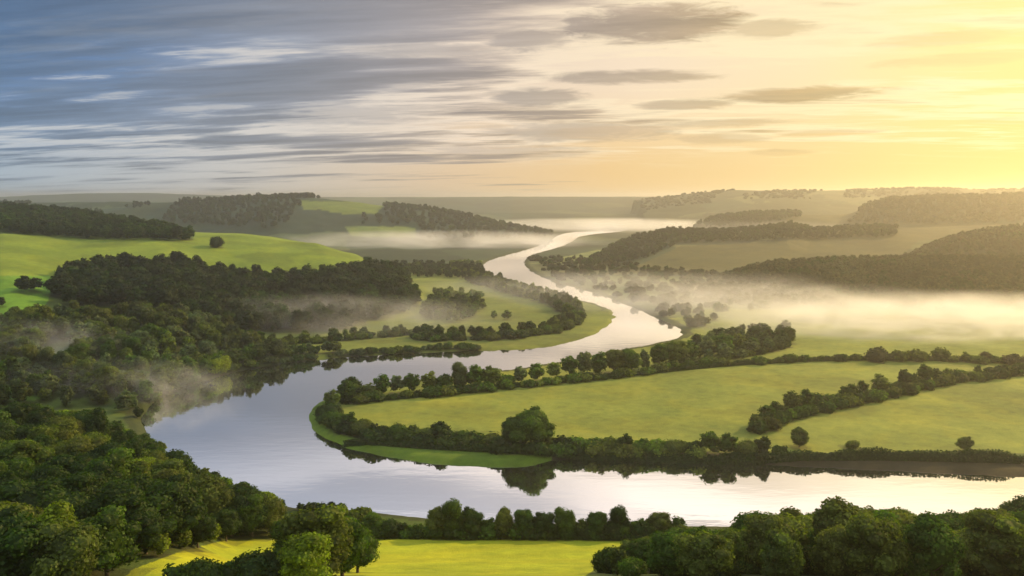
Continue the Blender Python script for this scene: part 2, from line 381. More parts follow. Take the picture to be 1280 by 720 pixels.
# the far patchwork of fields and woods
far = YY > 1000
cell = _hash(np.floor((XX+YY*.3+60*n1)/170), np.floor((YY-XX*.2+90*n1)/260), 5)
paint(far & (cell < .42), (.022, .036, .018)); paint(far & (cell >= .42) & (cell < .7), (.034, .055, .026)); paint(far & (cell >= .7) & (cell < .88), (.06, .08, .03)); paint(far & (cell >= .88), (.09, .10, .04))
paint((YY > 1500) & (n1+.35*n2 > .74), G_DARK)
mL = (YY > 1500) & (XX < 0); cov[mL] *= np.array([.75, 1.0, 1.25])  # blue haze of the far left put into the land colour
def fill(poly, y0, y1, c, w=1.):
    paint(in_poly(PX, PY, poly) & (YY > y0) & (YY < y1), c, w)
GR = {
 'plateau': ([(-400,288),(0,292),(140,296),(240,300),(245,288),(300,286),(440,302),(470,318),(460,345),(250,350),(90,350),(-400,350)], 520, 1000, (.135,.19,.020)),
 'plateau_low': ([(-400,345),(70,345),(60,375),(40,410),(-400,430)], 420, 640, (.09,.19,.018)),
 'top': ([(-400,268),(100,272),(100,286),(-400,286)], 780, 1100, (.075,.12,.028)),
 'islandN': ([(385,470),(900,380),(1100,380),(1600,400),(1600,600),(676,590),(385,590)], 300, 700, (.165,.195,.032)),
 'spit': ([(180,500),(330,440),(460,400),(500,340),(640,340),(775,370),(775,440),(480,447),(200,505)], 400, 1100, (.125,.155,.03)),
 'front': ([(60,820),(165,712),(230,688),(296,672),(345,664),(450,676),(600,664),(800,676),(700,740),(640,900),(100,900)], 60, 226, (.25,.29,.014)),
 'near_left': ([(0,480),(60,480),(60,500),(0,500)], 300, 480, (.08,.15,.02)),
 'ridge_field': ([(375,251),(440,252),(480,256),(470,268),(430,268),(400,262),(380,262)], 1400, 2300, (.12,.165,.03)),
 'ridge_field2': ([(430,282),(520,284),(520,297),(440,296)], 1300, 2300, (.13,.18,.05)),
 'right_field': ([(780,340),(850,308),(1000,300),(1150,300),(1120,325),(950,328),(880,345)], 900, 1500, (.06,.062,.02)),
 'right_field2': ([(960,285),(1010,262),(1075,262),(1070,275),(1200,280),(1280,280),(1280,300),(1000,300)], 1300, 2200, (.055,.056,.02)),
 'far_flat': ([(660,330),(720,318),(800,300),(740,320),(700,330)], 1000, 1500, (.15,.18,.06)),
}
for k, (p, a, b, c) in GR.items(): fill(p, a, b, c)
paint((SD < 7.) & (SD > -3) & (YY < 2500), (.035, .045, .014), .9)
# lush strip inside the near bend, brown earth bank on its straight
fill([(380,490),(400,488),(440,535),(560,556),(690,566),(692,590),(520,590),(380,560)], 280, 420, (.085,.145,.014))
fill([(690,562),(1400,575),(1400,625),(690,590)], 250, 330, (.032,.027,.014), .95)
fill([(395,435),(520,432),(690,420),(760,385),(775,395),(770,410),(700,440),(390,450)], 480, 700, (.14,.17,.03))
# mown bands and tracks across the big meadows, wandering a little
st = np.sin((YY+.25*XX+14*n2)*.11)*.5+.5
cov[(YY > 280) & (YY < 700)] *= (1-.10*st[(YY > 280) & (YY < 700)])[:, None]
st2 = np.sin((YY*.9-XX*.35+10*n2)*.5)*.5+.5; mfront = (YY < 230)
cov[mfront] *= (1-.12*st2[mfront])[:, None]
n3 = fbm(XX/9, YY/9, 83, 3); cov *= (.72+.3*n1+.26*n3)[:, :, None]
wet = sstep(.56, .68, fbm(XX/48, YY/30, 93)); cov *= (1-.22*wet)[:, :, None]*np.array([1., 1., 1.])
tram = (np.abs(((XX*.30+YY+9*n2) % 17)-8.5) < .55) & (YY < 560) & (YY > 285); cov[tram] *= .86

# ------------------------------------------------------------------ where every tree stands
TREES = []   # dicts: X,Y,h,kind,col,region,solo(label)
GREENS = {'deep': (.022,.045,.006), 'mid': (.046,.088,.008), 'bright': (.15,.21,.012), 'olive': (.082,.108,.016), 'dusk': (.030,.042,.017), 'pale': (.085,.115,.045), 'brown': (.05,.052,.024)}
def put(px, py, h, region, kind='round', tone='mid', z=None, label=None, shift=0):
    """stand a tree where the line of sight through (px,py) meets the land"""
    ys = np.exp(np.linspace(math.log(110), math.log(3000), 3000)); d = ray(px, py)
    xs = d[0]/d[1]*ys; zs = H+d[2]/d[1]*ys; hh = height(xs, ys); k = np.argmax(hh >= zs)
    if hh[k] < zs[k]: return
    TREES.append(dict(X=xs[k], Y=ys[k]+shift, h=h, kind=kind, col=GREENS[tone], region=region, label=label))
def scatter(poly, y0, y1, step, h0, h1, region, tones, kinds=('round','round','oval'), jit=.42, keep=1., shore=2.5):
    poly = np.array(poly, float)
    tmin = (poly[:, 0].min()-640)/F; tmax = (poly[:, 0].max()-640)/F
    xs = np.arange(min(tmin*y0, tmin*y1)-30, max(tmax*y0, tmax*y1)+30, step); ys = np.arange(y0, y1, step*.9)
    A, B = np.meshgrid(xs, ys); A = A+(np.arange(len(ys)) % 2)[:, None]*step*.5
    A = (A+RNG.uniform(-jit, jit, A.shape)*step).ravel(); B = (B+RNG.uniform(-jit, jit, B.shape)*step).ravel()
    Z = height(A, B); px, py = project(A, B, Z); m = in_poly(px, py, poly) & (river_sd(A, B) > shore) & (RNG.random(A.shape) < keep)
    for x, y in zip(A[m], B[m]):
        n = float(vnoise(np.array([x/35]), np.array([y/35]), 77)[0]); tn = tones[min(int((n*.6+RNG.random()*.4)*len(tones)), len(tones)-1)]
        TREES.append(dict(X=x, Y=y, h=RNG.uniform(h0, h1), kind=kinds[RNG.integers(len(kinds))], col=GREENS[tn], region=region, label=None))
def row(pts, step, h0, h1, region, tones, kinds=('round','round','oval'), width=3., skip=0.):
    P = [on_plane(*p, z=2.0) for p in pts]
    P = np.array(P); seg = np.linalg.norm(np.diff(P, axis=0), axis=1); S = np.concatenate([[0], np.cumsum(seg)]); s = 0
    while s < S[-1]:
        x = np.interp(s, S, P[:, 0])+RNG.uniform(-1, 1)*width; y = np.interp(s, S, P[:, 1])+RNG.uniform(-1, 1)*width
        if RNG.random() >= skip:
            TREES.append(dict(X=x, Y=y, h=RNG.uniform(h0, h1), kind=kinds[RNG.integers(len(kinds))], col=GREENS[tones[RNG.integers(len(tones))]], region=region, label=None))
        s += step*RNG.uniform(.7, 1.3)

# near left wood
scatter([(-90,540),(100,545),(170,570),(215,590),(262,628),(318,652),(345,664),(296,674),(225,690),(160,712),(110,760),(-90,900)], 118, 345, 9.2, 8, 15.5, 'near wood', ('deep','mid','deep','deep','olive','deep','bright','mid'))
scatter([(-60,520),(100,520),(175,556),(205,578),(262,622),(340,656),(290,674),(220,690),(150,712),(100,800),(-90,900)], 150, 345, 5.2, 4., 7.5, 'near wood undergrowth', ('deep','mid','bright','deep'), ('shrub','round'), keep=.6, shore=1.)
row([(190,545),(205,558),(240,580),(290,604),(340,630),(400,640),(470,648)], 3.2, 3, 6, 'near shore bushes', ('deep','mid','bright'), ('shrub','round'), 2.5)
row([(178,522),(186,508),(205,496),(250,474)], 3.5, 3, 6, 'left bank shrubs', ('mid','bright','deep'), ('shrub','shrub','round'), 2.5)
scatter([(672,745),(730,722),(800,706),(860,686),(930,676),(1300,684),(1340,900),(660,900)], 130, 225, 6., 3.5, 6.5, 'front right undergrowth', ('deep','mid','deep'), ('shrub',), keep=.6)
for p in [(1212,692,15.5),(1246,694,17),(1282,696,18)]: put(p[0], p[1], p[2], 'front right wood', 'round', 'deep')
# clump in front of the meadow
for p in [(366,712,15,'mid'),(398,728,17,'olive'),(428,722,15,'mid'),(447,716,13,'mid'),(385,745,12,'bright')]: put(p[0], p[1], p[2]*.76, 'meadow clump', 'round', p[3])
for p in [(232,730,4.5),(262,740,6),(292,735,5),(322,734,7),(345,730,5.5)]: put(p[0], p[1], p[2], 'bottom bushes', 'shrub', 'deep')
# row between meadow and river
for i, (px, top) in enumerate([(292,614),(318,612),(342,620),(368,640),(392,634),(418,640),(442,642),(468,634),(505,650),(522,648),(548,628),(568,616),(590,628),(612,640),(630,630),(655,628),(680,632),(704,628),(726,640),(746,632),(774,624),(800,640),(822,632),(846,640)]):
    py = 669; Y = H/-slope(py)*.985; h = (H+slope(top)*Y)-2.3
    put(px, py, max(h, 4.5), 'riverside row', ('round','round','oval')[i % 3], ('deep','mid','olive','mid')[i % 4], shift=-2)
for i, px in enumerate(range(455, 870, 17)): put(px+RNG.uniform(-5, 5), 672, RNG.uniform(3.5, 6.5), 'riverside understorey', 'shrub', ('deep','mid')[i % 2])
# bottom right wood
scatter([(672,745),(730,722),(800,706),(860,686),(930,676),(1060,672),(1180,676),(1300,684),(1340,684),(1340,900),(660,900)], 118, 232, 9.6, 8, 15.5, 'front right wood', ('deep','mid','olive','mid','deep'))
# hedge trees round the inside of the near bend
for i, (px, py, h, k) in enumerate([(432,503,11,'round'),(415,512,10,'round'),(410,524,9,'shrub'),(420,533,8,'shrub'),(436,540,9,'round'),(455,545,8,'shrub'),(474,547,7,'shrub'),(494,549,7.5,'shrub'),(514,550,7,'shrub'),(536,552,7.5,'shrub'),(552,553,9,'round'),
  (575,555,6.5,'shrub'),(596,556,6.5,'shrub'),(616,558,7,'shrub'),(636,560,12,'oval'),(650,561,15,'round'),(664,561,17,'round'),(684,561,7,'shrub'),(704,562,6.5,'shrub'),(722,563,7,'shrub'),(742,564,6.5,'shrub'),(762,564,7,'shrub'),
  (782,565,8,'round'),(802,566,6.5,'shrub'),(822,566,6.5,'shrub'),(846,567,7,'shrub'),(866,568,6.5,'shrub'),(888,568,9.5,'round'),(908,569,9,'round'),(930,569,7,'shrub'),(952,569,8,'round'),(974,569,5,'shrub')]):
    put(px, py, h, 'near bank hedge', k, ('mid','olive','deep','mid')[i % 4])
put(999, 559, 8.5, 'near bank hedge', 'round', 'olive', label='round lone tree at the hedge corner of the big riverside meadow, right of the hedge')
put(1066, 560, 4., 'near bank hedge', 'shrub', 'olive', label='tiny lone bush on the far bank, in the meadow between two round trees')
put(1205, 565, 6.8, 'near bank hedge', 'round', 'olive', label='small round lone tree at the far right of the riverside meadow hedge')
# north row of the same meadow
for i, (px, py, h, k) in enumerate([(441,497,12,'round'),(460,496,9,'shrub'),(478,494,13,'round'),(497,492,11,'round'),(515,491,12,'round'),(536,489,12,'round'),(556,488,10,'round'),(575,486,16,'oval'),(593,485,14,'round'),(612,484,13,'round'),
  (634,481,8,'shrub'),(650,480,11,'round'),(670,477,12,'round'),(692,474,11,'round'),(712,472,14,'round'),(730,470,15,'oval'),(748,468,15,'round'),(768,467,17,'round'),(786,466,16,'round'),(806,462,13,'oval'),(824,459,17,'round'),(844,456,18,'round'),(862,453,15,'round'),
  (884,448,16,'round'),(902,445,16,'round'),(920,441,14,'round'),(940,440,11,'round'),(955,437,13,'round'),(972,433,14,'round'),(986,429,13,'oval')]):
    put(px, py, h*.9, 'far meadow row', k, ('mid','olive','mid','pale')[i % 4])
# slanting row in the right meadow
for i, (px, py, h, k) in enumerate([(944,536,8,'round'),(958,529,10,'round'),(972,524,10,'round'),(990,516,13,'round'),(1006,512,12,'round'),(1022,508,9,'shrub'),(1044,504,7,'shrub'),(1060,502,11,'round'),(1076,498,11,'round'),(1100,492,12,'round'),(1118,489,7,'shrub'),
  (1130,487,13,'round'),(1143,484,9,'round'),(1156,481,14,'round'),(1170,477,9,'round'),(1184,474,8,'round'),(1200,472,7,'shrub'),(1222,469,7,'round'),(1250,466,6,'shrub'),(1276,464,7,'shrub')]):
    put(px, py, h*.85, 'slanting row', k, ('olive','mid','deep')[i % 3])
row([(441,500),(478,497),(556,491),(634,484),(712,475),(790,468),(862,456),(940,442),(985,431)], 4.2, 3.5, 6.5, 'far meadow undergrowth', ('mid','olive','deep'), ('shrub',), 2.5)
scatter([(850,458),(870,435),(905,420),(985,415),(992,432),(950,446),(900,455)], 440, 640, 9, 7, 11, 'far meadow row', ('olive','pale','pale'), keep=.8)
row([(944,538),(990,520),(1060,505),(1130,490),(1200,474),(1290,466)], 4.2, 4, 7.5, 'slanting undergrowth', ('olive','mid','deep'), ('shrub',), 2.)
row([(408,518),(425,538),(470,549),(560,556),(690,565),(800,568),(960,572)], 4., 4, 7, 'near bank hedge', ('olive','mid','deep'), ('shrub',), 1.5)
# solitary trees of the left upland
put(270, 309, 12.5, 'upland', 'dome', 'dusk', label='dark dome-shaped lone tree standing in the bright upland field')
put(30, 366, 12, 'upland', 'round', 'dusk'); put(44, 364, 10, 'upland', 'round', 'dusk'); put(2, 384, 7, 'upland', 'round', 'dusk')
# left hillside woods
scatter([(58,384),(92,342),(250,334),(262,345),(300,350),(400,350),(440,338),(505,342),(520,386),(430,414),(280,418),(225,430),(150,398),(60,398)], 540, 860, 9.5, 11, 17, 'hillside wood', ('dusk','deep','dusk','deep'))
scatter([(-60,430),(40,405),(200,400),(275,412),(300,430),(330,443),(262,456),(215,480),(150,494),(60,470),(-60,480)], 385, 640, 8.6, 9, 15, 'valley trees', ('mid','pale','olive','pale','mid'), ('round','oval','oval'), keep=.97)
scatter([(-60,455),(60,462),(180,482),(205,500),(170,520),(110,508),(-60,512)], 350, 470, 8.5, 7, 12, 'valley trees', ('mid','olive','pale','mid'), keep=.92)
row([(196,493),(205,484),(260,464),(330,450),(360,446)], 4.6, 8, 12.5, 'left bank trees', ('mid','olive','pale','pale'), ('round','oval','round'), 1.5)
row([(192,498),(203,487),(258,466),(330,452.5),(390,445.5),(430,441.5),(480,438.5),(560,434),(640,434)], 3., 3, 5.5, 'left bank shrubs', ('mid','olive','pale'), ('shrub',), 1.5)
row([(350,447),(390,442),(430,438.5)], 4.6, 5.5, 8.5, 'left bank trees', ('mid','olive','pale'), ('round','shrub'), 1.5)
row([(215,480),(290,455)], 7, 9, 12, 'left bank trees', ('mid','bright','pale'), ('shrub','round'), 4.)
scatter([(-300,262),(-60,262),(60,266),(140,280),(205,290),(240,298),(238,304),(150,301),(60,296),(-40,290),(-40,286),(60,286),(90,283),(-40,276),(-300,280)], 820, 1100, 10.5, 10, 16, 'upland belt', ('dusk','deep','dusk'))
row([(238,296),(330,296)], 12, 3, 5, 'field edge', ('deep',), ('shrub',), 2.)
# the spit
scatter([(525,400),(540,368),(600,370),(607,386),(580,404)], 620, 860, 10, 7, 10, 'spit copse', ('deep','olive','mid'))
row([(588,352),(640,366),(690,380),(712,393),(710,403),(690,411),(650,417),(600,420),(555,421),(515,419)], 3.4, 6, 10, 'spit hedge', ('deep','olive','deep'), width=4)
row([(590,350),(643,363),(694,377),(719,392),(716,404),(694,413),(650,420),(600,423),(555,424),(515,422)], 2.8, 4, 7.5, 'spit hedge', ('deep','mid','olive'), ('shrub',), width=5)
row([(592,348),(650,361),(700,374),(724,388)], 4, 7, 10, 'spit hedge', ('deep','olive'), width=5)
row([(280,447),(340,437),(400,428),(450,422),(520,417)], 3.2, 3.5, 6, 'spit hedge', ('mid','olive'), ('shrub',), width=3)
row([(280,446),(340,436),(400,427),(450,421),(520,416)], 5, 5, 9, 'spit hedge', ('mid','olive','pale'), width=7)
row([(618,398),(640,398)], 6, 7, 10, 'spit hedge', ('olive',), width=3)
scatter([(430,352),(500,332),(600,330),(605,342),(630,352),(560,348),(510,346)], 780, 1200, 12, 7, 11, 'spit hedge', ('deep','dusk','olive'))
# low line hedge beyond the meadow
row([(905,455),(1000,450),(1100,448),(1200,450),(1290,452)], 7, 3, 6, 'line hedge', ('olive','mid'), ('shrub',), 1.5)
row([(1090,449),(1180,449),(1290,456)], 9, 6, 10, 'line hedge', ('olive','brown'), ('round','shrub'), 4)
# right valley scrub and the wooded hills
scatter([(655,322),(700,322),(760,328),(900,345),(960,382),(930,392),(866,412),(800,384),(700,352)], 560, 1300, 13, 5, 9, 'right valley scrub', ('dusk','brown','deep'), ('shrub','round'), keep=.6, shore=4)
scatter([(870,372),(900,350),(980,328),(1320,322),(1320,392),(1150,388),(950,382)], 700, 985, 8.6, 8, 11, 'far wood', ('dusk','brown','deep'))
scatter([(1100,345),(1130,322),(1190,292),(1330,275),(1330,335),(1100,335)], 960, 1230, 10, 8, 11, 'far wood', ('dusk','brown','deep'))
scatter([(725,336),(760,312),(800,296),(840,286),(990,277),(1010,284),(1120,286),(1120,296),(990,300),(850,304),(800,326)], 1080, 1560, 12, 8, 12, 'far wood', ('dusk','deep'))
scatter([(1060,280),(1085,255),(1110,248),(1330,240),(1330,276),(1200,280)], 1560, 2080, 15, 11, 16, 'far wood', ('dusk','brown'))
scatter([(860,286),(900,270),(960,264),(1000,266),(1000,272),(930,284)], 1750, 2250, 15, 11, 16, 'far wood', ('dusk','deep'))
scatter([(-60,250),(330,246),(372,250),(378,262),(400,264),(425,270),(480,270),(480,256),(540,262),(690,285),(690,296),(640,300),(530,300),(520,282),(430,281),(420,292),(240,280),(-60,270)], 1560, 2200, 17, 10, 16, 'far wood', ('dusk','deep','dusk'), keep=.85)
TREES = [t for t in TREES if not (t['Y'] > 1560 and t['X'] < 0 and t['X']/t['Y'] < -.13 and fbm(np.array([t['X']/150.]), np.array([t['Y']/260.]), 44, 2)[0] > .56)]
TREES = [t for t in TREES if not (t['region'] == 'valley trees' and ((t['X']/t['Y']+.575)/.03)**2+((t['Y']-425)/22)**2 < 1)]

# trees standing on flat skyline
for t, Y, h in [(-.375,2100,16),(-.355,2100,13),(-.315,2100,18)]:
    TREES.append(dict(X=t*Y, Y=Y, h=h, kind='round', col=GREENS['dusk'], region='far wood', label=None))
for k in range(90):
    t = RNG.uniform(-.292, -.243); TREES.append(dict(X=t*2110, Y=2110+RNG.uniform(-40, 40), h=RNG.uniform(9, 17), kind='round', col=GREENS['dusk'], region='far wood', label=None))
for k in range(1500):
    t = RNG.uniform(.16, .75); Y = RNG.uniform(2900, 3300)
    if vnoise(np.array([t*30]), np.array([Y/300]), 6)[0] > .5: TREES.append(dict(X=t*Y, Y=Y, h=RNG.uniform(6, 11), kind='shrub', col=GREENS['dusk'], region='far wood', label=None))

X = np.array([t['X'] for t in TREES]); Y = np.array([t['Y'] for t in TREES]); Z = height(X, Y)
hh = np.array([t['h'] for t in TREES]); px, py = project(X, Y, Z); pxt, pyt = project(X, Y, Z+hh)
sd = river_sd(X, Y)
for i, t in enumerate(TREES):
    t.update(Z=float(Z[i]), px=float(px[i]), py=float(py[i]), pt=float(pyt[i]), ok=bool(sd[i] > .8))
TREES = [t for t in TREES if t['ok']]
TOPS = {'near shore bushes': [(-100,488),(0,490),(60,492),(130,503),(170,528),(200,549),(240,577),(280,594),(330,612),(350,626),(500,630)],
 'near wood': [(-100,488),(0,490),(60,492),(130,503),(170,528),(200,556),(240,584),(280,600),(330,612),(350,640),(500,700)],
 'front right wood': [(640,725),(690,713),(730,700),(770,684),(810,668),(850,655),(900,660),(945,642),(1000,632),(1060,630),(1110,636),(1150,646),(1200,642),(1240,628),(1300,618)]}
for t in TREES:
    if t['region'] in TOPS:
        lim = np.interp(t['px'], *zip(*TOPS[t['region']])); lim += 12*(float(vnoise(np.array([t['px']/22.]), np.array([0.]), 5)[0])-.5)
        if t['pt'] < lim:
            f = (t['py']-lim)/(t['py']-t['pt'])
            if f < .42: t['ok'] = False
            else: t['h'] *= f; t['pt'] = lim
TREES = [t for t in TREES if t['ok']]
# dark floor under the woods
for t in TREES: t['size'] = min(t['py'], 716)-t['pt']
inframe = [t for t in TREES if -15 < t['px'] < 1295 and t['pt'] < 712 and t['py'] > 250]
inframe.sort(key=lambda t: (t['label'] is None, -t['size']))
solo = [t for t in inframe if t['kind'] != 'shrub'][:296]+[t for t in inframe if t['kind'] == 'shrub' and t['size'] > 8][:200]; solo_ids = {id(t) for t in solo}
rest = [t for t in TREES if id(t) not in solo_ids]
print("TREES", len(TREES), "solo", len(solo), "smallest", min(t['size'] for t in solo))

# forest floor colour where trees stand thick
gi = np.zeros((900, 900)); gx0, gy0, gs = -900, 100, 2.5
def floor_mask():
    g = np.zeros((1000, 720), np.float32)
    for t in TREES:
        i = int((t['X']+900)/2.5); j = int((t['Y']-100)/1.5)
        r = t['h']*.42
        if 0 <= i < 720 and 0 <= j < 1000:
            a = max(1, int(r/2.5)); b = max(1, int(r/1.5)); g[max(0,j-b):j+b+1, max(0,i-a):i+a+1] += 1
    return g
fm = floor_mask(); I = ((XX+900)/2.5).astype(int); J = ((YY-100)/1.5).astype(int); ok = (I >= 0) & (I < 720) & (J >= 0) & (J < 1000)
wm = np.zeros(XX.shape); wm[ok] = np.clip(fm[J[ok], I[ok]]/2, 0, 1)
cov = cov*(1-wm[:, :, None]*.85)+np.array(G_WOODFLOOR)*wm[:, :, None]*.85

nr, nc = XX.shape; idx = np.arange(nr*nc).reshape(nr, nc)
Q = np.stack([idx[:-1, :-1], idx[:-1, 1:], idx[1:, 1:], idx[1:, :-1]], -1).reshape(-1, 4)
V = np.stack([XX, YY, ZZ], -1).reshape(-1, 3)
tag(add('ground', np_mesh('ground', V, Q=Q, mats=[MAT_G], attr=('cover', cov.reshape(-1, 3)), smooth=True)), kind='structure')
# river: sheet following the outline, a little under the banks
wv = [(-700,180,0),(900,180,0),(900,2500,0),(-700,2500,0)]
tag(add('river', np_mesh('river', wv, Q=[(0,1,2,3)], mats=[MAT_W])), kind='structure')

# ------------------------------------------------------------------ build the trees
rng = np.random.default_rng(3)
NEARV = {k: [] for k in ('round', 'oval', 'shrub', 'cone')}
for k, nv, nl in (('round', 7, 7000), ('oval', 4, 5500), ('shrub', 5, 4500), ('cone', 1, 3500)):
    for i in range(nv):
        V, T, Q, tt = crown(k, rng, nl, .021 if k != 'shrub' else .036)
        cm = np_mesh(k+'_crown', V, T, Q, [MAT_F], ('tint', tt[:, None]*np.ones(3)))
        tv, tq = trunk(rng, r=.024 if k != 'shrub' else .018, h1=.72 if k != 'shrub' else .5)
        tm = np_mesh(k+'_trunk', tv, Q=tq, mats=[MAT_B], smooth=True)
        NEARV[k].append((cm, tm))
NEARV['dome'] = NEARV['shrub']
ORD = ['first','second','third','fourth','fifth','sixth','seventh','eighth','ninth','tenth','eleventh','twelfth','thirteenth','fourteenth','fifteenth','sixteenth','seventeenth','eighteenth','nineteenth','twentieth']
TENS = {20:'twenty',30:'thirty',40:'forty',50:'fifty',60:'sixty',70:'seventy', 80:'eighty', 90:'ninety'}
def ordw(n):
    if n < 20: return ORD[n]
    n += 1; t = n//10*10
    return TENS[t][:-1]+'ieth' if n % 10 == 0 else TENS[t]+'-'+ORD[n % 10-1]
REG = {
 'near wood': ('in near left wood', 'trees of the near left wood', 5),
 'near wood undergrowth': ('beneath near left wood', 'bushes under the near left wood', 4),
 'front right undergrowth': ('beneath bottom right wood', 'bushes under the bottom right wood', 4),
 'near shore bushes': ('on the near shore left of the bend', 'bushes on the near shore', 3),
 'meadow clump': ('of the big clump before the yellow meadow', 'clump of trees before the yellow meadow', 1),
 'bottom bushes': ('at the bottom edge below the yellow meadow', 'bushes below the meadow', 1),
 'riverside row': ('of the row between yellow meadow and river', 'trees between the meadow and the river', 1),
 'riverside understorey': ('under the tree row behind the yellow meadow', 'bushes under the riverside row', 1),
 'front right wood': ('in bottom right wood', 'trees of the bottom right wood', 4),
 'near bank hedge': ('in the hedge inside the near bend', 'hedge inside the near bend', 1),
 'far meadow row': ('of the row along the meadow\'s far river bank', 'trees along the far edge of the meadow', 1),
 'far meadow undergrowth': ('under the meadow\'s far tree row', 'bushes along the far edge of the meadow', 1),
 'slanting undergrowth': ('under the slanting row at right', 'bushes under the slanting row', 1),
 'slanting row': ('of the slanting row across the right meadow', 'slanting row in the right meadow', 1),
 'valley trees': ('in misty valley below hillside wood', 'trees in the misty valley', 3),
 'left bank trees': ('of the row on the left far bank', 'trees along the left far bank', 1),
 'left bank shrubs': ('on the far bank left of the river', 'shrubs on the left bank', 1),
 'hillside wood': ('in the dark wood on the left hillside', 'trees of the hillside wood', 2),
 'spit hedge': ('in the hedges of the spit beyond the river', 'hedge trees of the spit', 1),
 'spit copse': ('in the copse on the spit', 'copse on the spit', 1),
 'upland': ('beside the upland fields at far left', 'upland trees', 1),
}
byreg = {}
for t in solo: byreg.setdefault(t['region'], []).append(t)
for reg, L in byreg.items():
    where, grp, ranks = REG.get(reg, ('in the '+reg, reg, 1))
    L2 = sorted([t for t in L if not t['label']], key=lambda t: t['py'])
    ranks = max(1, round(len(L2)/22)) if ranks > 1 else 1
    per = max(1, math.ceil(len(L2)/ranks))
    for r in range(ranks):
        part = sorted(L2[r*per:(r+1)*per], key=lambda t: t['px'])
        for i, t in enumerate(part):
            c = t['col']; tone = 'dark' if c[1] < .07 else 'bright' if c[1] > .15 else 'olive' if c[0]/c[1] > .8 else 'pale' if c[2] > .04 else 'green'
            w = {'shrub': 'bush', 'oval': 'oval tree', 'cone': 'conical tree', 'round': 'round tree', 'dome': 'domed tree'}[t['kind']]
            s = f"{tone} {w} {where}, {ordw(i)} from left"
            if ranks > 1: s = f"{tone} {w} {where}, {ordw(i)} from left, {ordw(r)} rank down"
            t['label'] = s; t['n'] = i
    for t in L: t['grp'] = grp
cnt = 0
for t in solo:
    vs = NEARV[t['kind']]; cm, tm = vs[cnt % len(vs)]; cnt += 1
    name = {'shrub': 'bush', 'cone': 'conifer_tree'}.get(t['kind'], 'broadleaf_tree')
    e = bpy.data.objects.new(name, None); COL.objects.link(e); e.empty_display_size = 1
    e.location = (t['X'], t['Y'], t['Z']-.15); e.rotation_euler = (0, 0, RNG.uniform(0, 6.28)); w = RNG.uniform(.95, 1.25)
    if t['kind'] == 'cone': w = 1.15
    e.scale = (t['h']*w, t['h']*w, t['h'])
    tag(e, t['label'], 'bush' if t['kind'] == 'shrub' else 'tree', t['grp'])
    c = add('crown', cm, e); k = RNG.uniform(.82, 1.15, 3); c.color = (t['col'][0]*k[0], t['col'][1]*(k[0]*.5+k[1]*.5), t['col'][2]*k[2], 1)
    add('trunk', tm, e)

# merged woodland: many trees that cannot be told apart
def merged(name, trees, protos):
    if not trees: return
    Vs, Ts, Qs, Cs = [], [], [], []; off = 0
    for t in trees:
        ps = protos.get(t['kind']) or protos['round']; V, T, Q, tt = ps[RNG.integers(len(ps))]
        a = RNG.uniform(0, 6.283); ca, sa = math.cos(a), math.sin(a); w = t['h']*RNG.uniform(.95, 1.3)
        v = np.stack([(V[:, 0]*ca-V[:, 1]*sa)*w+t['X'], (V[:, 0]*sa+V[:, 1]*ca)*w+t['Y'], V[:, 2]*t['h']+t['Z']-.3], 1)
        Vs.append(v); Ts.append(T+off); Qs.append(Q+off); off += len(V)
        k = (RNG.uniform(.85, 1.15) if t['Y'] > 690 and t['X'] > 0 else RNG.uniform(.62, 1.3))*(.55+.9*float(vnoise(np.array([t['X']/60.]), np.array([t['Y']/60.]), 91)[0])); col = np.array(t['col'])*k*np.array([RNG.uniform(.88, 1.1), 1, 1]); Cs.append(tt[:, None]*col)
    me = np_mesh(name, np.concatenate(Vs), np.concatenate(Ts), np.concatenate(Qs), [MAT_F], ('tint', np.concatenate(Cs)))
    o = add(name, me); return o
MID = {k: [crown(k, rng, 620, .05 if k != 'shrub' else .09, 0, .84) for _ in range(6)] for k in ('round', 'oval', 'shrub')}
FAR = {k: [crown(k, rng, 90, .10, 0, .9) for _ in range(4)] for k in ('round', 'oval', 'shrub')}
for k in FAR:      # keep only some of the inner lobes to stay light
    pass
midt = [t for t in rest if t['Y'] < 1120]; fart = [t for t in rest if t['Y'] >= 1120]
print("mid", len(midt), "far", len(fart))
o = merged('woodland', midt, MID); tag(o, 'dark woods and hedges of countless trees on the left hillside and valley floor', 'woodland', kind='stuff')
o = merged('distant_woodland', fart, FAR); tag(o, 'far-off woods covering the ridges beyond the river', 'woodland', kind='stuff')

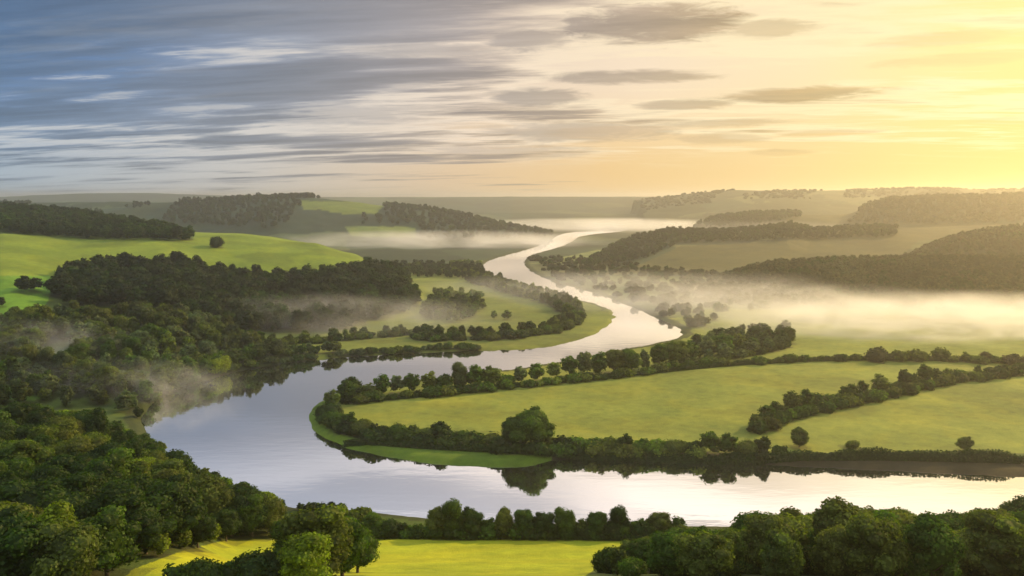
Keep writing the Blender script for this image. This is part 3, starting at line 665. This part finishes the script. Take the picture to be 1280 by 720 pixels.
# ------------------------------------------------------------------ hedges that run on without a break
def hedge(pts, name, label, w=2.2, h=2.2, tone='olive', dens=14, zb=2.0):
    P = np.array([on_plane(*p, z=zb) for p in pts]); seg = np.linalg.norm(np.diff(P, axis=0), axis=1); S = np.concatenate([[0], np.cumsum(seg)]); L = S[-1]
    n = int(L*dens); s = rng.uniform(0, L, n); x = np.interp(s, S, P[:, 0]); y = np.interp(s, S, P[:, 1])
    hh = h*(.65+.7*vnoise(s/9, s*0, 3)); a = rng.uniform(0, math.pi, n); rr = rng.uniform(.75, 1.05, n)
    yo = np.cos(a)*w*.5*rr; zo = np.sin(a)*hh*rr; y2 = y+yo; z = height(x, y2)+np.maximum(zo, .1)
    c = np.stack([x+rng.normal(size=n)*.3, y2, z], 1); nn = rng.normal(size=(n, 3))*.6+np.stack([0*a, np.cos(a), np.sin(a)], 1); nn /= np.linalg.norm(nn, axis=1)[:, None]
    u = np.cross(nn, rng.normal(size=(n, 3))); u /= np.linalg.norm(u, axis=1)[:, None]; v = np.cross(nn, u); q = rng.uniform(.25, .6, (n, 1))
    V = np.stack([c-u*q, c-v*q*.7, c+u*q, c+v*q*.7], 1).reshape(-1, 3); Q = np.arange(n*4).reshape(n, 4)
    # woody core
    m = int(L/3)+2; ss = np.linspace(0, L, m); cx = np.interp(ss, S, P[:, 0]); cy = np.interp(ss, S, P[:, 1]); K = []
    hc = h*(.5+.5*vnoise(ss/9, ss*0, 3))
    for dy, dz in ((-.42, 0), (-.36, .6), (0, 1.), (.36, .6), (.42, 0)): K.append(np.stack([cx, cy+dy*w, height(cx, cy+dy*w)-.1+dz*hc], 1))
    K = np.stack(K, 1).reshape(-1, 3); o0 = len(V); QQ = []
    for i in range(m-1):
        for j in range(4): b = o0+i*5+j; QQ.append((b, b+1, b+6, b+5))
    col = np.repeat(rng.uniform(.7, 1.3, n), 4)[:, None]*np.array(GREENS[tone]); col = np.concatenate([col, np.tile(np.array(GREENS[tone])*.7, (len(K), 1))])
    o = add(name, np_mesh(name, np.concatenate([V, K]), Q=np.concatenate([Q, np.array(QQ)]), mats=[MAT_F], attr=('tint', col))); tag(o, label, 'hedge'); return o
hedge([(676,565),(800,569),(900,572),(1000,572),(1100,572),(1200,574),(1300,577),(1420,584)], 'hedge', 'long dark hedge on top of the brown bank between meadow and river', 3.4, 3.6, 'deep', 60)
hedge([(430,552),(520,558),(620,563),(690,565)], 'hedge', 'low hedge along the lush green strip inside the near river bend', 3., 2.6, 'deep', 40)
hedge([(455,500),(560,491),(660,480),(760,471),(840,462),(905,456),(1000,450),(1100,448),(1290,451)], 'hedge', 'thin dark hedge along the far side of the bright meadow', 3., 2.8, 'deep', 22)
hedge([(935,537),(1000,514),(1060,504),(1130,489),(1200,473),(1300,463)], 'hedge', 'low hedge slanting between the two right-hand meadows', 2.6, 2.6, 'deep', 30)
hedge([(450,673),(560,671),(700,673),(800,678),(860,684)], 'hedge', 'low hedge along the back of the yellow meadow', 2.5, 1.8, 'deep', 60, 3.0)

# ------------------------------------------------------------------ air
SUN_AZ, SUN_EL = R(50), R(22)
def vol_mat(name, dens, color, aniso, soft=False, scale=1., thr=.45, seed=0.):
    m, nt = new_mat(name); g = NT(nt); out = g.n('ShaderNodeOutputMaterial'); v = g.n('ShaderNodeVolumePrincipled')
    v.inputs['Color'].default_value = tuple(color)+(1,); v.inputs['Anisotropy'].default_value = aniso
    if not soft: v.inputs['Density'].default_value = dens
    else:
        tc = g.n('ShaderNodeTexCoord'); ob = tc.outputs['Object']
        ln = g.n('ShaderNodeVectorMath', operation='LENGTH'); g.l(ob, ln.inputs[0])
        fall = g.mr(ln.outputs['Value'], .35, .98, 1., 0.)
        mp = g.n('ShaderNodeMapping'); mp.inputs['Location'].default_value = (seed, seed*1.7, 0); mp.inputs['Scale'].default_value = (2.2*scale, 2.2*scale, .5*scale); g.l(ob, mp.inputs[0])
        nz = g.noise(mp.outputs[0], 1.3, 5, .6, .9)
        nn = g.mr(nz, thr-.08, thr+.2, 0.02, 1.)
        g.l(g.m('MULTIPLY', g.m('MULTIPLY', fall, nn), dens), v.inputs['Density'])
    g.l(v.outputs[0], out.inputs['Volume']); return m
def box(name, x0, x1, y0, y1, z0, z1, mat):
    v = [(x, y, z) for z in (z0, z1) for y in (y0, y1) for x in (x0, x1)]
    f = [(0,2,3,1),(4,5,7,6),(0,1,5,4),(2,6,7,3),(0,4,6,2),(1,3,7,5)]
    return add(name, np_mesh(name, v, Q=f, mats=[mat]))
tag(box('haze', -36000, 36000, -600, 15000, -5, 152, vol_mat('haze_air', .00015, (.93, .92, .88), .78)), 'pale morning haze filling the whole valley', 'haze', kind='stuff')
def mist(px, py, w, d, hgt, dens, z=2., seed=0., thr=.45, color=(.96, .98, 1.), label='', scale=1.):
    x, y = on_plane(px, py, z); v, f = ico(2) if False else ICO2
    o = add('mist_bank', np_mesh('mist_bank', v*1.0, T=f, mats=[vol_mat('mist', dens, color, .35, True, scale, thr, seed)]))
    o.location = (x, y, z+hgt*.15); o.scale = (w/2, d/2, hgt)
    tag(o, label, 'mist', kind='stuff'); return o
ICO2 = ico(2)
mist(1220, 408, 560, 220, 24, .030, seed=1, scale=1.7, thr=.45, label='thick white mist over the far right meadow below the dark wooded hill')
mist(960, 388, 460, 180, 22, .013, seed=2.5, label='thin mist spreading left from the white bank in the right valley')
mist(545, 305, 820, 460, 28, .013, seed=3.2, label='white mist lying in the valley left of the far river bend')
mist(770, 284, 1200, 900, 28, .011, seed=4.4, thr=.35, label='pale mist filling the valley beyond the farthest river bend')
mist(410, 408, 340, 150, 24, .012, seed=5.1, label='thin brownish mist below the wooded left hillside')
mist(130, 487, 170, 66, 15, .026, seed=6.3, z=4, scale=1.6, thr=.5, label='wisp of white mist beside the left end of the river')
mist(25, 445, 150, 80, 20, .026, seed=7.7, z=14, scale=1.6, thr=.5, label='bluish smoke-like wisp among trees at the far left')
mist(820, 368, 600, 320, 22, .0075, seed=8.2, label='thin haze over the scrub right of the river bend')
mist(930, 288, 900, 420, 24, .002, seed=9.9, z=20, label='golden mist between the wooded hills at upper right')

# ------------------------------------------------------------------ sky
w = bpy.data.worlds.new("World"); scene.world = w; w.use_nodes = True; nt = w.node_tree; nt.nodes.clear(); g = NT(nt)
out = g.n('ShaderNodeOutputWorld'); tcn = g.n('ShaderNodeTexCoord'); sp = g.n('ShaderNodeSeparateXYZ'); g.l(tcn.outputs['Generated'], sp.inputs[0]); x, y, z = sp.outputs
az = g.m('MULTIPLY', g.m('ARCTAN2', x, y), 180/math.pi); el = g.m('MULTIPLY', g.m('ARCSINE', z), 180/math.pi)
azn = g.mr(az, -45, 45, 0, 1, False)
def pa(px): return (math.degrees(math.atan((px-640)/1000))+45)/90
low = g.ramp(azn, [(0, (.10,.24,.50)), (.07, (.16,.30,.52)), (pa(0), (.40,.50,.60)), (pa(320), (.60,.58,.55)), (pa(560), (.76,.56,.36)), (pa(760), (.84,.56,.24)), (pa(950), (.84,.60,.25)), (pa(1150), (.82,.64,.19)), (pa(1280), (.78,.60,.14)), (1, (.7,.55,.15))])
high = g.ramp(azn, [(0, (.03,.12,.30)), (pa(0), (.02,.13,.42)), (pa(160), (.06,.19,.44)), (pa(380), (.42,.45,.52)), (pa(600), (.80,.64,.50)), (pa(800), (.92,.73,.52)), (pa(1000), (.94,.74,.42)), (pa(1150), (.94,.76,.30)), (pa(1280), (.92,.72,.20)), (1, (.8,.6,.2))])
cl = g.mr(el, 1., 9., 0, 1)
clear = g.mix(cl, low, high)
top = g.ramp(azn, [(0, (.30,.36,.50)), (.35, (.70,.67,.68)), (.6, (.98,.84,.73)), (1, (.9,.8,.6))])
# clouds on a plane overhead, pulled out along the wind
k = g.m('DIVIDE', 1., g.m('ADD', g.m('MAXIMUM', z, 0.), .07))
U = g.m('MULTIPLY', x, k); Vv = g.m('MULTIPLY', y, k)
U2 = g.m('ADD', g.m('MULTIPLY', U, .42), g.m('MULTIPLY', Vv, -.10)); V2 = g.m('ADD', Vv, g.m('MULTIPLY', U, .16))
P = g.comb(U2, V2, 0.)
nA = g.noise(P, 1.15, 7, .60, .35); nB = g.noise(g.comb(g.m('MULTIPLY', U2, .55), V2, 3.), 2.6, 6, .6, .2); nC = g.noise(g.comb(g.m('MULTIPLY', U2, .8), V2, 9.), .5, 3, .5)
dens = g.m('ADD', g.m('MULTIPLY', nA, .42), g.m('ADD', g.m('MULTIPLY', nB, .36), g.m('MULTIPLY', nC, .22)))
thr = g.mr(az, -20, 20, .405, .54); band = g.mr(el, 1.6, 5.0, .11, 0.)
edge = g.m('SUBTRACT', dens, g.m('ADD', thr, band))
cov1 = g.mr(edge, -.025, .085, 0, 1)
rim = g.m('MULTIPLY', g.mr(edge, -.07, -.01, 0, 1), g.mr(edge, .0, .05, 1, 0))
# single dark streaks
def pd(px, py):
    d = ray(px, py); return math.degrees(math.atan2(d[0], d[1])), math.degrees(math.atan2(d[2], math.hypot(d[0], d[1])))
wob = g.m('MULTIPLY', g.m('SUBTRACT', g.noise(g.comb(g.m('MULTIPLY', az, .13), g.m('MULTIPLY', el, .8), 2.), 2.4, 7, .66, .5), .5), 3.0)
tot = None
for (cx, cy, wx, wy, s) in [(785,96,105,9,.8),(1000,118,100,9,.9),(810,30,125,24,1.),(960,35,55,11,.55),(857,131,60,7,.75),(668,122,70,12,.8),(660,50,60,16,.8),(900,154,90,5,.6),(730,165,120,13,.65),(1030,166,60,4,.55),
                            (905,173,60,7,.5),(980,190,36,4,.45),(1180,48,80,8,.35),(1210,74,90,7,.45),(640,190,110,10,.45),(1260,150,50,5,.3),(540,64,110,12,.6),(400,100,180,14,.5),(200,120,220,22,.5),(330,140,240,14,.45)]:
    a0, e0 = pd(cx, cy); ax = wx/1000*57.3*.95; ey = wy/1000*57.3*.95
    da = g.m('DIVIDE', g.m('SUBTRACT', az, a0), ax); de = g.m('DIVIDE', g.m('SUBTRACT', el, e0), ey)
    r2 = g.m('ADD', g.m('MULTIPLY', da, da), g.m('MULTIPLY', de, de))
    b = g.m('MULTIPLY', g.mr(g.m('ADD', r2, wob), .25, 1.45, 1., 0.), s)
    tot = b if tot is None else g.m('MAXIMUM', tot, b)
cov2 = g.m('MAXIMUM', g.m('MULTIPLY', cov1, .92), tot)
ccol = g.ramp(azn, [(0, (.09,.16,.27)), (pa(0), (.10,.17,.28)), (pa(320), (.18,.205,.26)), (pa(600), (.28,.245,.24)), (pa(800), (.38,.28,.19)), (pa(1000), (.50,.33,.12)), (pa(1280), (.70,.50,.17)), (1, (.9,.7,.3))])
# thin bright veils between them
veil = g.m('MAXIMUM', g.m('MULTIPLY', rim, .9), g.mr(g.noise(g.comb(g.m('MULTIPLY', U2, .6), g.m('MULTIPLY', V2, 1.), 5.), 3.1, 6, .62, .3), .52, .70, 0., .6))
vcol = g.ramp(azn, [(0, (.50,.58,.66)), (pa(300), (.68,.65,.62)), (pa(600), (.92,.75,.58)), (pa(900), (1.,.82,.50)), (1, (1.,.84,.36))])
vv = g.m('MULTIPLY', veil, g.mr(el, 1.5, 4., 0, 1))
skyc = g.mix(vv, clear, vcol)
dark = g.mr(nB, .35, .65, 1.35, .75, False)
cc = g.mix(1., ccol, g.comb(dark, dark, dark), 'MULTIPLY')
skyc = g.mix(g.m('MULTIPLY', cov2, .93), skyc, cc)
hi = g.mr(el, 14, 24, 0, 1)
topc = g.mix(g.mr(g.noise(P, 1.9, 3, .5, .3), .42, .60, .0, .9), top, g.mix(.5, ccol, (.35,.38,.45)))
skyc = g.mix(hi, skyc, g.mix(1., topc, (1.62, 1.64, 1.68), 'MULTIPLY'))  # sky above the view raised so the river mirrors it brighter
skyc = g.mix(g.mr(el, 28, 55, 0, 1), skyc, (1.05, 1.12, 1.25))  # overhead sky brightened as added fill light, out of view
skyc = g.mix(g.mr(el, -1., -6., 0, 1), skyc, (.12, .12, .1))
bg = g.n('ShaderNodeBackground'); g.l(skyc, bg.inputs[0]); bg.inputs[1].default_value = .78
nis = g.n('ShaderNodeTexSky', sky_type='NISHITA'); nis.sun_disc = False; nis.sun_elevation = SUN_EL; nis.sun_rotation = SUN_AZ; nis.dust_density = 2.
bg2 = g.n('ShaderNodeBackground'); g.l(nis.outputs[0], bg2.inputs[0]); bg2.inputs[1].default_value = .008
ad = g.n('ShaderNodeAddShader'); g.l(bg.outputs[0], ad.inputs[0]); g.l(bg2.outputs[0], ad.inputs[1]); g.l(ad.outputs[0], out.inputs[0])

sd_ = bpy.data.lights.new("sun", 'SUN'); so = bpy.data.objects.new("sun", sd_); COL.objects.link(so)
sd_.energy = 5.; sd_.angle = R(.6); sd_.color = (1., .68, .29)
so.rotation_euler = (math.pi/2-SUN_EL, 0, math.pi-SUN_AZ)   # aims from the sun down into the valley

scene.view_settings.view_transform = 'Standard'; scene.view_settings.look = 'None'; scene.view_settings.gamma = 1; scene.view_settings.use_curve_mapping = False
scene.view_settings.exposure = 0.3
scene.cycles.volume_bounces = 1
scene.cycles.volume_step_rate = 1.0
